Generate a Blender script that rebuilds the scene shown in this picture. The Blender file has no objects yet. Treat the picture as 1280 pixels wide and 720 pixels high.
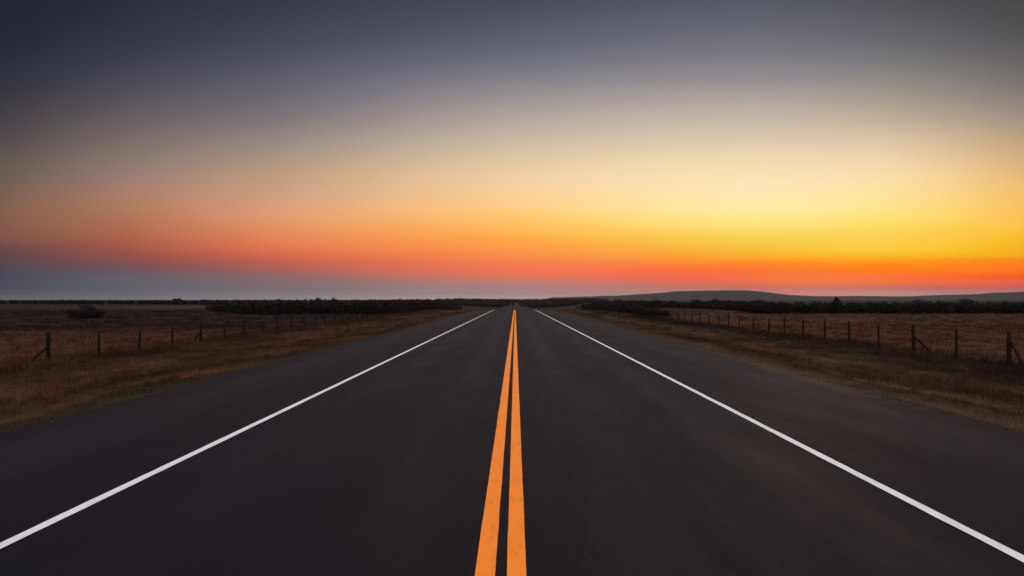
import bpy, math, random
import numpy as np
from mathutils import Vector, noise

S = bpy.context.scene
C = S.collection
rng = np.random.default_rng(7)
random.seed(7)
F = 995.0          # focal length in pixels of the 1280 wide frame
CAM_H = 1.78
VPX, VPY = 644.0, 374.5

def lin(c):
    c = c / 255.0
    return c / 12.92 if c <= 0.04045 else ((c + 0.055) / 1.055) ** 2.4

# ------------------------------------------------------------------ helpers
def tag(o, label=None, cat=None, group=None, kind=None):
    if label: o['label'] = label
    if cat: o['category'] = cat
    if group: o['group'] = group
    if kind: o['kind'] = kind
    return o

def mesh_np(name, V, faces_idx, faces_n, mat, parent=None, smooth=False):
    """V (n,3); faces_idx flat loop vertex indices; faces_n verts per face (int array)"""
    me = bpy.data.meshes.new(name)
    V = np.asarray(V, dtype=np.float32)
    me.vertices.add(len(V)); me.vertices.foreach_set('co', V.ravel())
    fi = np.asarray(faces_idx, dtype=np.int32).ravel()
    fn = np.asarray(faces_n, dtype=np.int32)
    me.loops.add(len(fi)); me.loops.foreach_set('vertex_index', fi)
    me.polygons.add(len(fn))
    starts = np.concatenate([[0], np.cumsum(fn)[:-1]]).astype(np.int32)
    me.polygons.foreach_set('loop_start', starts)
    me.update(calc_edges=True); me.validate()
    if smooth: me.polygons.foreach_set('use_smooth', np.ones(len(fn), dtype=bool))
    me.materials.append(mat)
    o = bpy.data.objects.new(name, me); C.objects.link(o)
    if parent: o.parent = parent
    return o

def grid(name, X, Y, Z, mat, smooth=True):
    n, m = X.shape
    V = np.stack([X, Y, Z], -1).reshape(-1, 3)
    i = np.arange(n - 1)[:, None] * m + np.arange(m - 1)[None, :]
    q = np.stack([i, i + 1, i + m + 1, i + m], -1).reshape(-1, 4)
    return mesh_np(name, V, q, np.full(len(q), 4), mat, None, smooth)

class MB:
    def __init__(s): s.V = []; s.F = []
    def tube(s, pts, rad, n=8, wob=0.0, cap=True):
        base = len(s.V)
        pts = [Vector(p) for p in pts]
        for k, p in enumerate(pts):
            d = (pts[min(k + 1, len(pts) - 1)] - pts[max(k - 1, 0)]).normalized()
            a = Vector((1, 0, 0)) if abs(d.x) < 0.9 else Vector((0, 1, 0))
            u = d.cross(a).normalized(); v = d.cross(u)
            r = rad[k] if isinstance(rad, (list, tuple)) else rad
            for j in range(n):
                t = 2 * math.pi * j / n
                rr = r * (1 + wob * random.uniform(-1, 1))
                s.V.append(p + u * math.cos(t) * rr + v * math.sin(t) * rr)
        for k in range(len(pts) - 1):
            for j in range(n):
                a = base + k * n + j; b = base + k * n + (j + 1) % n
                s.F.append((a, b, b + n, a + n))
        if cap:
            s.F.append(tuple(base + j for j in range(n))[::-1])
            e = base + (len(pts) - 1) * n
            s.F.append(tuple(e + j for j in range(n)))
        return s
    def build(s, name, mat, parent=None):
        me = bpy.data.meshes.new(name)
        me.from_pydata([tuple(v) for v in s.V], [], s.F); me.update()
        me.materials.append(mat)
        o = bpy.data.objects.new(name, me); C.objects.link(o)
        if parent: o.parent = parent
        return o

def sstep(a, b, x):
    t = np.clip((x - a) / (b - a), 0, 1); return t * t * (3 - 2 * t)

# ------------------------------------------------------------------ terrain
def P(y):                                   # level of the road: flat, over a crest, into a dip
    y = np.asarray(y, float)
    k = 1.85e-4
    a = np.where(y > 120, -k * (np.clip(y, 120, 235) - 120) ** 2, 0.0)
    a = a + np.where(y > 235, -0.9 * sstep(235, 285, y), 0)
    a = a + np.where(y > 290, 2.4 * sstep(290, 520, y), 0)
    return a
def CX(y):
    y = np.asarray(y, float)
    return np.where(y > 480, -((np.clip(y, 480, 5000) - 480) / 38.0) ** 2, 0.0)
def wav(x, y):
    return (0.045 * np.sin(x * 0.31 + 1.3 * np.sin(y * 0.11)) * np.cos(y * 0.23 + 0.7 * np.sin(x * 0.17))
            + 0.03 * np.sin(x * 1.1 + y * 0.63) * np.sin(y * 0.9 - x * 0.4))
def H(x, y):
    x = np.asarray(x, float); y = np.asarray(y, float)
    ax = np.abs(x - CX(y))
    wide = 12.0 + 28.0 * sstep(120, 260, y)
    t = sstep(6.5, wide, ax)
    field = -0.5 + wav(x, y) * 1.0
    road = P(y) - 0.035 - 0.04 * sstep(6.7, 7.6, ax)
    far = sstep(600, 900, y)
    z = road * (1 - t) + field * t
    return z

# ------------------------------------------------------------------ materials
def nodes(name):
    m = bpy.data.materials.new(name); m.use_nodes = True
    nt = m.node_tree
    return m, nt, nt.nodes['Principled BSDF']
def N(nt, t, **kw):
    n = nt.nodes.new(t)
    for k, v in kw.items(): setattr(n, k, v)
    return n
def ramp(nt, stops, fac=None):
    r = N(nt, 'ShaderNodeValToRGB')
    e = r.color_ramp.elements
    while len(e) < len(stops): e.new(0.5)
    for el, (p, c) in zip(e, stops):
        el.position = p; el.color = (*c, 1) if len(c) == 3 else c
    if fac is not None: nt.links.new(fac, r.inputs[0])
    return r
def noisen(nt, vec, scale, detail=4, rough=0.6, dist=0.0):
    n = N(nt, 'ShaderNodeTexNoise')
    n.inputs['Scale'].default_value = scale; n.inputs['Detail'].default_value = detail
    n.inputs['Roughness'].default_value = rough; n.inputs['Distortion'].default_value = dist
    nt.links.new(vec, n.inputs['Vector'])
    return n.outputs['Fac']
def mapping(nt, vec, scale):
    m = N(nt, 'ShaderNodeMapping'); m.inputs['Scale'].default_value = scale
    nt.links.new(vec, m.inputs['Vector']); return m.outputs[0]
def mixc(nt, fac, a, b, mode='MIX'):
    m = N(nt, 'ShaderNodeMix', data_type='RGBA', blend_type=mode)
    if isinstance(fac, (int, float)): m.inputs[0].default_value = fac
    else: nt.links.new(fac, m.inputs[0])
    for s, v in ((6, a), (7, b)):
        if isinstance(v, (tuple, list)): m.inputs[s].default_value = (*v, 1) if len(v) == 3 else v
        else: nt.links.new(v, m.inputs[s])
    return m.outputs[2]
def mathn(nt, op, a, b=None, clamp=False):
    m = N(nt, 'ShaderNodeMath', operation=op, use_clamp=clamp)
    for i, v in enumerate((a, b)):
        if v is None: continue
        if isinstance(v, (int, float)): m.inputs[i].default_value = v
        else: nt.links.new(v, m.inputs[i])
    return m.outputs[0]
def maprange(nt, v, a, b, c=0.0, d=1.0, smooth=False):
    m = N(nt, 'ShaderNodeMapRange'); m.clamp = True
    if smooth: m.interpolation_type = 'SMOOTHSTEP'
    nt.links.new(v, m.inputs[0])
    for i, q in enumerate((a, b, c, d)): m.inputs[i + 1].default_value = q
    return m.outputs[0]
def geo_pos(nt):
    g = N(nt, 'ShaderNodeNewGeometry'); return g.outputs['Position']

def mat_asphalt():
    m, nt, b = nodes('asphalt'); p = geo_pos(nt)
    sx = N(nt, 'ShaderNodeSeparateXYZ'); nt.links.new(p, sx.inputs[0])
    fine = noisen(nt, p, 30, 6, 0.85)
    mid = noisen(nt, mapping(nt, p, (1.6, 0.25, 1)), 1.0, 5, 0.65)
    big = noisen(nt, mapping(nt, p, (0.5, 0.05, 1)), 1.0, 3, 0.5)
    c = ramp(nt, [(0.36, (0.0013, 0.0017, 0.0034)), (0.52, (0.0044, 0.0050, 0.0088)), (0.66, (0.0205, 0.0210, 0.0320))], fine).outputs[0]
    c = mixc(nt, maprange(nt, mid, 0.3, 0.75, 0.0, 0.55), c, (0.006, 0.0058, 0.0065))
    c = mixc(nt, maprange(nt, big, 0.4, 0.7, 0.0, 0.35), c, (0.0100, 0.0080, 0.0130))
    # wheel tracks, worn a little smoother, and the drier shoulders outside the edge lines
    ax = mathn(nt, 'ABSOLUTE', sx.outputs[0])
    w1 = mathn(nt, 'ABSOLUTE', mathn(nt, 'SUBTRACT', ax, 1.0))
    w2 = mathn(nt, 'ABSOLUTE', mathn(nt, 'SUBTRACT', ax, 2.75))
    wt = mathn(nt, 'MINIMUM', w1, w2)
    track = maprange(nt, wt, 0.15, 0.5, 1.0, 0.0, True)
    c = mixc(nt, mathn(nt, 'MULTIPLY', track, 0.30), c, (0.0092, 0.0080, 0.0122))
    sh = maprange(nt, mathn(nt, 'ADD', ax, mathn(nt, 'MULTIPLY', mid, 0.12)), 3.98, 4.04)
    shc = mixc(nt, maprange(nt, mid, 0.35, 0.7, 0.1, 0.8), mixc(nt, 1.0, c, (0.6, 0.6, 0.6), 'MULTIPLY'), (0.0085, 0.0066, 0.0098))
    lane = mathn(nt, 'MULTIPLY', maprange(nt, ax, 4.7, 5.3, 0, 1, True), maprange(nt, ax, 5.9, 6.5, 1, 0, True))
    shc = mixc(nt, mathn(nt, 'MULTIPLY', lane, 0.8), shc, (0.0150, 0.0118, 0.0160))
    c = mixc(nt, mathn(nt, 'MULTIPLY', sh, 0.75), c, shc)
    dusty = maprange(nt, mathn(nt, 'ADD', ax, mathn(nt, 'MULTIPLY', mid, 1.2)), 6.4, 7.8)
    c = mixc(nt, mathn(nt, 'MULTIPLY', dusty, 0.12), c, (0.015, 0.0100, 0.0100))
    # sealed hairline cracks
    v = N(nt, 'ShaderNodeTexVoronoi', feature='DISTANCE_TO_EDGE'); v.inputs['Scale'].default_value = 0.22
    dn = N(nt, 'ShaderNodeTexNoise'); dn.inputs['Scale'].default_value = 1.1; dn.inputs['Detail'].default_value = 5
    nt.links.new(p, dn.inputs['Vector'])
    va = N(nt, 'ShaderNodeVectorMath', operation='ADD'); nt.links.new(p, va.inputs[0])
    vs = N(nt, 'ShaderNodeVectorMath', operation='SCALE'); vs.inputs['Scale'].default_value = 1.6
    nt.links.new(dn.outputs['Color'], vs.inputs[0]); nt.links.new(vs.outputs[0], va.inputs[1])
    nt.links.new(va.outputs[0], v.inputs['Vector'])
    cr = maprange(nt, v.outputs['Distance'], 0.0, 0.006, 0.35, 0.0)
    c = mixc(nt, cr, c, (0.006, 0.006, 0.006))
    nt.links.new(c, b.inputs['Base Color'])
    r = maprange(nt, mid, 0.3, 0.7, 0.62, 0.74)
    r = mathn(nt, 'SUBTRACT', r, mathn(nt, 'MULTIPLY', track, 0.04))
    nt.links.new(r, b.inputs['Roughness'])
    b.inputs['Specular IOR Level'].default_value = ASPH_SPEC
    b.inputs['Specular Tint'].default_value = (1.0, 0.72, 0.95, 1)
    bp = N(nt, 'ShaderNodeBump'); bp.inputs['Strength'].default_value = 0.7; bp.inputs['Distance'].default_value = 0.01
    nt.links.new(fine, bp.inputs['Height']); nt.links.new(bp.outputs[0], b.inputs['Normal'])
    return m
ASPH_SPEC = 0.06

def mat_paint(name, col, worn):
    m, nt, b = nodes(name); p = geo_pos(nt)
    n1 = noisen(nt, p, 60, 3, 0.7); n2 = noisen(nt, mapping(nt, p, (5, 0.8, 1)), 1.0, 6, 0.7)
    c = mixc(nt, maprange(nt, n2, 0.35, 0.75, 0.0, 0.35), col, tuple(q * 0.82 for q in col))
    hole = mathn(nt, 'MULTIPLY', maprange(nt, n1, 0.58, 0.70), maprange(nt, n2, 0.45, 0.65))
    c = mixc(nt, mathn(nt, 'MULTIPLY', hole, worn), c, (0.03, 0.028, 0.028))
    n3 = noisen(nt, mapping(nt, p, (9, 2.2, 1)), 1.0, 6, 0.75)
    c = mixc(nt, maprange(nt, n3, 0.50, 0.70, 0.0, 0.38), c, tuple(q * 0.45 for q in col))
    nt.links.new(c, b.inputs['Base Color'])
    b.inputs['Roughness'].default_value = 0.6; b.inputs['Specular IOR Level'].default_value = 0.1
    bp = N(nt, 'ShaderNodeBump'); bp.inputs['Strength'].default_value = 0.2; bp.inputs['Distance'].default_value = 0.004
    nt.links.new(n1, bp.inputs['Height']); nt.links.new(bp.outputs[0], b.inputs['Normal'])
    return m

def ground_color(nt, p, gain=1.0):
    """base colour of the dry pasture, by where it grows"""
    g = lambda *c: tuple(gain * q for q in c)
    sx = N(nt, 'ShaderNodeSeparateXYZ'); nt.links.new(p, sx.inputs[0])
    X, Y = sx.outputs[0], sx.outputs[1]
    streak = noisen(nt, mapping(nt, p, (0.50, 0.16, 1)), 1.0, 7, 0.66, 0.5)
    patch = noisen(nt, mapping(nt, p, (0.16, 0.05, 1)), 1.0, 4, 0.6)
    fine = noisen(nt, p, 3.0, 5, 0.7)
    left = maprange(nt, X, -2, 2, 1.0, 0.0)
    wob = mathn(nt, 'MULTIPLY', mathn(nt, 'SUBTRACT', streak, 0.5), 5.0)
    ax = mathn(nt, 'ABSOLUTE', X)
    axw = mathn(nt, 'ADD', ax, wob)
    # left verge: rust-coloured dry grass with olive patches;  right verge: tan
    cl = ramp(nt, [(0.36, g(0.036, 0.026, 0.010)), (0.50, g(0.092, 0.042, 0.020)), (0.63, g(0.170, 0.074, 0.034))], streak).outputs[0]
    cr = ramp(nt, [(0.38, g(0.034, 0.018, 0.011)), (0.50, g(0.088, 0.045, 0.023)), (0.62, g(0.175, 0.096, 0.050))], streak).outputs[0]
    verge = mixc(nt, left, cr, cl)
    # next to the asphalt an olive fringe, patchy
    fr = mathn(nt, 'MULTIPLY', maprange(nt, axw, 6.8, 9.6, 1.0, 0.0, True), maprange(nt, patch, 0.35, 0.6, 0.35, 1.0))
    verge = mixc(nt, mathn(nt, 'MULTIPLY', fr, 0.75), verge, mixc(nt, left, g(0.125, 0.066, 0.036), g(0.048, 0.038, 0.018)))
    # dark strip of weeds at the foot of the fence
    ds = mathn(nt, 'MULTIPLY', maprange(nt, axw, 12.6, 14.6, 0.0, 1.0, True), maprange(nt, axw, 16.8, 18.2, 1.0, 0.0, True))
    amt = mixc(nt, left, (0.8, 0.8, 0.8), (0.30, 0.30, 0.30))
    verge = mixc(nt, mathn(nt, 'MULTIPLY', ds, amt), verge, g(0.030, 0.018, 0.014))
    # the fields
    fl = ramp(nt, [(0.35, g(0.070, 0.026, 0.014)), (0.65, g(0.125, 0.047, 0.025))], streak).outputs[0]
    dk = ramp(nt, [(0.35, g(0.020, 0.011, 0.009)), (0.65, g(0.038, 0.019, 0.015))], streak).outputs[0]
    lt = ramp(nt, [(0.35, g(0.055, 0.034, 0.026)), (0.65, g(0.10, 0.064, 0.050))], streak).outputs[0]
    Yw = mathn(nt, 'ADD', Y, mathn(nt, 'MULTIPLY', mathn(nt, 'SUBTRACT', patch, 0.5), 40.0))
    fl = mixc(nt, maprange(nt, Yw, 50, 66, 0, 1, True), fl, dk)
    fl = mixc(nt, mathn(nt, 'MULTIPLY', maprange(nt, Yw, 150, 185, 0, 1, True), maprange(nt, X, -150, -90, 0.25, 1.0)), fl, lt)
    frr = ramp(nt, [(0.30, g(0.072, 0.028, 0.014)), (0.70, g(0.112, 0.043, 0.021))], patch).outputs[0]
    frr = mixc(nt, maprange(nt, Yw, 80, 140, 0, 1, True), frr, g(0.090, 0.044, 0.025))
    fld = mixc(nt, left, frr, fl)
    c = mixc(nt, maprange(nt, axw, 16.8, 18.4, 0, 1, True), verge, fld)
    c = mixc(nt, maprange(nt, fine, 0.35, 0.7, 0.0, 0.45), c, mixc(nt, 1.0, c, (0.45, 0.45, 0.42), 'MULTIPLY'))
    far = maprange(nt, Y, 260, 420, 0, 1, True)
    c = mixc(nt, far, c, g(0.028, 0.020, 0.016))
    return c

def mat_ground():
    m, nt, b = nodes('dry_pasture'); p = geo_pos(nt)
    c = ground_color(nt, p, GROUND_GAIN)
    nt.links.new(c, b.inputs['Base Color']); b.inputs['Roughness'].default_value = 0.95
    b.inputs['Specular IOR Level'].default_value = 0.05
    bp = N(nt, 'ShaderNodeBump'); bp.inputs['Strength'].default_value = 0.8; bp.inputs['Distance'].default_value = 0.12
    nt.links.new(noisen(nt, p, 2.4, 8, 0.75), bp.inputs['Height']); nt.links.new(bp.outputs[0], b.inputs['Normal'])
    return m
GROUND_GAIN = 0.62
GRASS_GAIN = 0.95
def mat_grass():
    m, nt, b = nodes('grass_blades'); p = geo_pos(nt)
    c = ground_color(nt, p, GRASS_GAIN)
    isl = N(nt, 'ShaderNodeNewGeometry').outputs['Random Per Island']
    c = mixc(nt, isl, mixc(nt, 1.0, c, (0.68, 0.68, 0.68), 'MULTIPLY'), mixc(nt, 1.0, c, (1.30, 1.26, 1.2), 'MULTIPLY'))
    nt.links.new(c, b.inputs['Base Color']); b.inputs['Roughness'].default_value = 0.85
    b.inputs['Specular IOR Level'].default_value = 0.1
    return m
def mat_leaf(name, a, bcol):
    m, nt, b = nodes(name)
    isl = N(nt, 'ShaderNodeNewGeometry').outputs['Random Per Island']
    c = mixc(nt, isl, a, bcol)
    nt.links.new(c, b.inputs['Base Color']); b.inputs['Roughness'].default_value = 0.8
    b.inputs['Specular IOR Level'].default_value = 0.1
    return m
def mat_simple(name, a, bcol, scale=8.0, sc=(1, 1, 1), rough=0.85):
    m, nt, b = nodes(name)
    tc = N(nt, 'ShaderNodeTexCoord')
    n = noisen(nt, mapping(nt, tc.outputs['Object'], sc), scale, 5, 0.7)
    c = ramp(nt, [(0.3, a), (0.7, bcol)], n).outputs[0]
    nt.links.new(c, b.inputs['Base Color']); b.inputs['Roughness'].default_value = rough
    b.inputs['Specular IOR Level'].default_value = 0.15
    bp = N(nt, 'ShaderNodeBump'); bp.inputs['Strength'].default_value = 0.5; bp.inputs['Distance'].default_value = 0.01
    nt.links.new(n, bp.inputs['Height']); nt.links.new(bp.outputs[0], b.inputs['Normal'])
    return m

M = dict(
    asphalt=mat_asphalt(),
    white=mat_paint('white_road_paint', (0.76, 0.75, 0.75), 0.8),
    orange=mat_paint('orange_road_paint', (0.96, 0.255, 0.022), 0.35),
    ground=mat_ground(), grass=mat_grass(),
    leaf=mat_leaf('brush_leaves', (0.010, 0.0064, 0.0062), (0.030, 0.0195, 0.0180)),
    leaf_hazed=mat_leaf('haze_tinted_olive_leaves', (0.022, 0.019, 0.014), (0.050, 0.040, 0.031)),  # far brush: distance haze put into the leaf colour as a lighter olive
    weed=mat_leaf('weed_leaves', (0.020, 0.014, 0.009), (0.045, 0.030, 0.018)),
    bark=mat_simple('bark', (0.015, 0.011, 0.009), (0.045, 0.034, 0.027), 6, (1, 1, 0.2)),
    wood=mat_simple('weathered_post_wood', (0.006, 0.0038, 0.0035), (0.017, 0.0105, 0.0095), 14, (1, 1, 0.12)),
    wire=mat_simple('rusty_wire', (0.015, 0.011, 0.010), (0.03, 0.02, 0.018), 10),
    hill=mat_simple('hill_scrub', (0.006, 0.0045, 0.0050), (0.026, 0.0195, 0.0190), 0.02),
    stone=mat_simple('roadside_stone', (0.020, 0.017, 0.015), (0.07, 0.055, 0.045), 9),
)

# ------------------------------------------------------------------ ground and road
def knots(parts):
    out = []
    for a, b_, n in parts: out += list(np.linspace(a, b_, n, endpoint=False))
    out.append(parts[-1][1]); return np.array(out)
gx = knots([(-7000, -1500, 8), (-1500, -300, 16), (-300, -60, 40), (-60, -18, 60), (-18, -6, 60), (-6, 6, 12), (6, 18, 60), (18, 60, 60), (60, 300, 40), (300, 1500, 16), (1500, 7000, 8)])
gy = knots([(-1000, -40, 10), (-40, 5, 30), (5, 80, 190), (80, 300, 160), (300, 900, 100), (900, 7000, 30)])
GX, GY = np.meshgrid(gx, gy)
GZ = H(GX, GY)
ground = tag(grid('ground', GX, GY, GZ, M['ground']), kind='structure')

# road sheet with a ragged broken edge
ry = knots([(-60, 6, 60), (6, 60, 300), (60, 300, 300), (300, 760, 120)])
def ragged(y, seed, amp=0.16):
    return np.array([amp * (noise.noise(Vector((t * 0.55, seed, 0))) + 0.6 * noise.noise(Vector((t * 2.3, seed, 3)))) for t in y])
el = -6.88 + ragged(ry, 1.3) ; er = 6.9 + ragged(ry, 5.1) + 0.0 * ry
cols = [el - 0.02, el] + [np.full_like(ry, q) for q in (-6.2, -5, -4, -3, -2, -1, 0, 1, 2, 3, 4, 5, 6.2)] + [er, er + 0.02]
RX = np.stack(cols, 1) + CX(ry)[:, None]
RY = np.repeat(ry[:, None], RX.shape[1], 1)
RZ = np.repeat(P(ry)[:, None], RX.shape[1], 1)
RZ[:, 0] -= 0.09; RZ[:, -1] -= 0.09
tag(grid('road', RX, RY, RZ, M['asphalt'], smooth=False), kind='structure')

def stripe(name, x0, x1, mat, seed, wob=0.006):
    y = knots([(-60, 6, 60), (6, 60, 400), (60, 262, 300)])
    w0 = ragged(y * 1.7, seed, wob * 0.7); w1 = ragged(y * 1.7, seed + 9, wob * 0.7)
    X = np.stack([x0 + w0, x1 + w1], 1) + CX(y)[:, None]
    Y = np.stack([y, y], 1); Z = np.stack([P(y) + 0.004] * 2, 1)
    return tag(grid(name, X, Y, Z, mat, smooth=False), kind='structure')
stripe('center_line', -0.262, -0.130, M['orange'], 2.0)
stripe('center_line', -0.054, 0.072, M['orange'], 3.0)
stripe('edge_line', -3.765, -3.667, M['white'], 4.0, 0.010)
stripe('edge_line', 3.435, 3.533, M['white'], 6.0, 0.012)

# ------------------------------------------------------------------ grass
def blades(name, x, y, h, w, mat, lean=0.45):
    n = len(x)
    z = H(x, y) - 0.02
    a = rng.uniform(0, 2 * np.pi, n)
    l = rng.uniform(0.1, lean, n) * h; la = rng.uniform(0, 2 * np.pi, n)
    dx, dy = np.cos(a) * w / 2, np.sin(a) * w / 2
    tx, ty = x + np.cos(la) * l, y + np.sin(la) * l
    mx, my = x + np.cos(la) * l * 0.35, y + np.sin(la) * l * 0.35
    V = np.stack([np.stack([x - dx, y - dy, z], 1), np.stack([x + dx, y + dy, z], 1),
                  np.stack([mx + dx * 0.7, my + dy * 0.7, z + h * 0.6], 1), np.stack([tx, ty, z + h], 1),
                  np.stack([mx - dx * 0.7, my - dy * 0.7, z + h * 0.6], 1)], 1).reshape(-1, 3)
    idx = (np.arange(n)[:, None] * 5 + np.arange(5)[None, :])
    return mesh_np(name, V, idx, np.full(n, 5), mat)

def tufted(n, xr, yr, per=10, spread=0.10, ypow=1.0):
    k = n // per
    cx = rng.uniform(*xr, k); t = rng.uniform(0, 1, k) ** ypow; cy = yr[0] + (yr[1] - yr[0]) * t
    # thinner and thicker stretches
    dens = 0.5 + 0.5 * np.sin(cx * 0.9 + 2 * np.sin(cy * 0.21)) * np.cos(cy * 0.33 + cx * 0.5)
    keep = rng.uniform(0, 1, k) < 0.35 + 0.65 * dens
    cx, cy = cx[keep], cy[keep]; hs = rng.uniform(0.5, 1.35, len(cx))
    x = np.repeat(cx, per) + rng.normal(0, spread, len(cx) * per)
    y = np.repeat(cy, per) + rng.normal(0, spread, len(cx) * per)
    return x, y, np.repeat(hs, per) * rng.uniform(0.6, 1.1, len(x))

def patchy(name, side, label):
    xs, ys, hs, ws = [], [], [], []
    # verge between asphalt and fence, near
    x, y, s = tufted(130000, (7.0, 17.0), (9, 46), 12, 0.08, 1.2)
    xs.append(x); ys.append(y); hs.append(s * 0.10 * (0.6 + 0.6 * sstep(7.0, 9.5, x))); ws.append(np.full(len(x), 0.011))
    x, y, s = tufted(60000, (7.0, 17.5), (44, 170), 12, 0.14, 1.4)
    xs.append(x); ys.append(y); hs.append(s * 0.11); ws.append(np.full(len(x), 0.03))
    x, y, s = tufted(26000, (7.4, 17.0), (9, 120), 26, 0.09, 1.3)      # sparse taller tussocks
    q = np.sin(x * 0.5 + y * 0.13) * np.sin(y * 0.19 - x * 0.3) > 0.1
    xs.append(x[q]); ys.append(y[q]); hs.append(s[q] * 0.24); ws.append(np.full(q.sum(), 0.013))
    # taller weeds at the foot of the fence
    x, y, s = tufted(36000, (15.2, 18.0), (16, 110), 14, 0.10, 1.2)
    xs.append(x); ys.append(y); hs.append(s * 0.28); ws.append(np.full(len(x), 0.016))
    # pasture beyond
    x, y, s = tufted(90000, (17.5, 75.0), (22, 70), 12, 0.14)
    xs.append(x); ys.append(y); hs.append(s * 0.16); ws.append(np.full(len(x), 0.035))
    x, y, s = tufted(80000, (17.5, 130.0), (68, 200), 12, 0.25)
    xs.append(x); ys.append(y); hs.append(s * 0.20); ws.append(np.full(len(x), 0.08))
    x = np.concatenate(xs); y = np.concatenate(ys); h = np.concatenate(hs); w = np.concatenate(ws)
    edge = 6.98 + 0.14 * np.sin(y * 0.8) * np.sin(y * 0.31 + 1)
    k = (x > edge) & ((x / y < 0.80))
    o = blades(name, side * x[k], y[k], h[k], w[k], M['grass'])
    return tag(o, label, 'grass', kind='stuff')
patchy('grass', -1, 'rust brown dry grass on the left verge and the field behind its fence')
patchy('grass', 1, 'tan dry grass on the right verge and the field behind its fence')

# gravel thrown along the asphalt edges
def gravel():
    n = 5200
    side = rng.choice([-1, 1], n); y = 8 + 70 * rng.uniform(0, 1, n) ** 1.6
    x = side * (6.93 + rng.normal(0.02, 0.16, n)); r = rng.uniform(0.006, 0.022, n)
    z = np.where(np.abs(x) < 6.9, P(y), H(x, y)) + r * 0.3
    base = np.array([[1, 0, 0], [0, 1, 0], [-1, 0, 0], [0, -1, 0], [0, 0, .8], [0, 0, -.8]], float)
    fc = np.array([[0, 1, 4], [1, 2, 4], [2, 3, 4], [3, 0, 4], [1, 0, 5], [2, 1, 5], [3, 2, 5], [0, 3, 5]])
    a = rng.uniform(0, 6.28, n); ca, sa = np.cos(a), np.sin(a)
    V = base[None] * r[:, None, None] * rng.uniform(0.6, 1.3, (n, 6, 1))
    X = V[..., 0] * ca[:, None] - V[..., 1] * sa[:, None] + x[:, None]
    Y = V[..., 0] * sa[:, None] + V[..., 1] * ca[:, None] + y[:, None]
    Z = V[..., 2] + z[:, None]
    V = np.stack([X, Y, Z], -1).reshape(-1, 3)
    idx = (np.arange(n)[:, None, None] * 6 + fc[None]).reshape(-1, 3)
    tag(mesh_np('gravel', V, idx, np.full(len(idx), 3), M['stone']), 'loose gravel along the asphalt edges', 'gravel', kind='stuff')
gravel()

# ------------------------------------------------------------------ brush and trees
def leafcloud(P0, size, flat=0.0):
    """quads (bent leaf sprays) centred on points P0 (n,3)"""
    n = len(P0)
    u = rng.normal(0, 1, (n, 3)); u /= np.linalg.norm(u, axis=1)[:, None]
    v = rng.normal(0, 1, (n, 3)); v -= (v * u).sum(1)[:, None] * u; v /= np.linalg.norm(v, axis=1)[:, None]
    s = (size * rng.uniform(0.5, 1.3, n))[:, None]
    w = s * rng.uniform(0.35, 0.7, n)[:, None]
    V = np.stack([P0 - u * s, P0 + v * w, P0 + u * s, P0 - v * w], 1)
    return V.reshape(-1, 3)

def belt(name, pts, label, mat, per_m=3.0, size=0.16, leaves=190, cat='brush'):
    """one continuous belt of scrub: pts = (x, y, height, thickness)"""
    cen = []
    for (x0, y0, h0, t0), (x1, y1, h1, t1) in zip(pts[:-1], pts[1:]):
        L = math.hypot(x1 - x0, y1 - y0); n = max(2, int(L * per_m))
        t = (np.arange(n) + rng.uniform(0, 1, n)) / n
        nx, ny = -(y1 - y0) / L, (x1 - x0) / L
        o = rng.normal(0, 0.4, n) * (t0 + (t1 - t0) * t)
        x = x0 + (x1 - x0) * t + nx * o; y = y0 + (y1 - y0) * t + ny * o
        h = (h0 + (h1 - h0) * t) * rng.choice([0.70, 0.80, 0.88, 0.94, 1.02], n, p=[.10, .2, .3, .3, .10])
        cen.append(np.stack([x, y, h], 1))
    cen = np.concatenate(cen)
    n = len(cen)
    c = np.repeat(cen, leaves, 0)
    d = rng.normal(0, 1, (len(c), 3)); d /= np.linalg.norm(d, axis=1)[:, None]
    r = rng.uniform(0.35, 1.0, len(c)) ** 0.6
    rad = np.repeat(rng.uniform(0.30, 0.55, n), leaves) * c[:, 2] * 0.9
    lump = 1 + 0.25 * np.sin(d[:, 0] * 5 + c[:, 0]) * np.cos(d[:, 2] * 6 + c[:, 1])
    hz = c[:, 2] * 0.5
    z0 = H(c[:, 0], c[:, 1])
    Pt = np.stack([c[:, 0] + d[:, 0] * rad * r * 1.3 * lump, c[:, 1] + d[:, 1] * rad * r * 1.3 * lump,
                   z0 + hz + d[:, 2] * hz * r * lump], 1)
    V = leafcloud(Pt, size)
    idx = np.arange(len(V)).reshape(-1, 4)
    return tag(mesh_np(name, V, idx, np.full(len(idx), 4), mat), label, cat, kind='stuff')

# left: scrub along the fence, turning away to the left; a far line beyond the field
belt('scrub_belt', [(-62, 170, 1.3, 4), (-47, 140, 1.7, 4), (-40, 124, 2.1, 3), (-21.5, 126, 2.25, 3), (-22, 175, 2.35, 3), (-23, 240, 2.4, 4), (-27, 300, 2.1, 5), (-31, 350, 1.2, 5)],
     'dark scrub growing beside the left fence where the road meets the horizon', M['leaf'], 3.6, 0.16)
belt('far_scrub', [(-420, 400, 2.3, 8), (-300, 430, 2.3, 8), (-170, 380, 2.2, 6), (-110, 330, 2.4, 6), (-40, 360, 2.7, 6)],
     'thin dark line of scrub at the far side of the left field', M['leaf'], 1.0, 0.35, 110)
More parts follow.
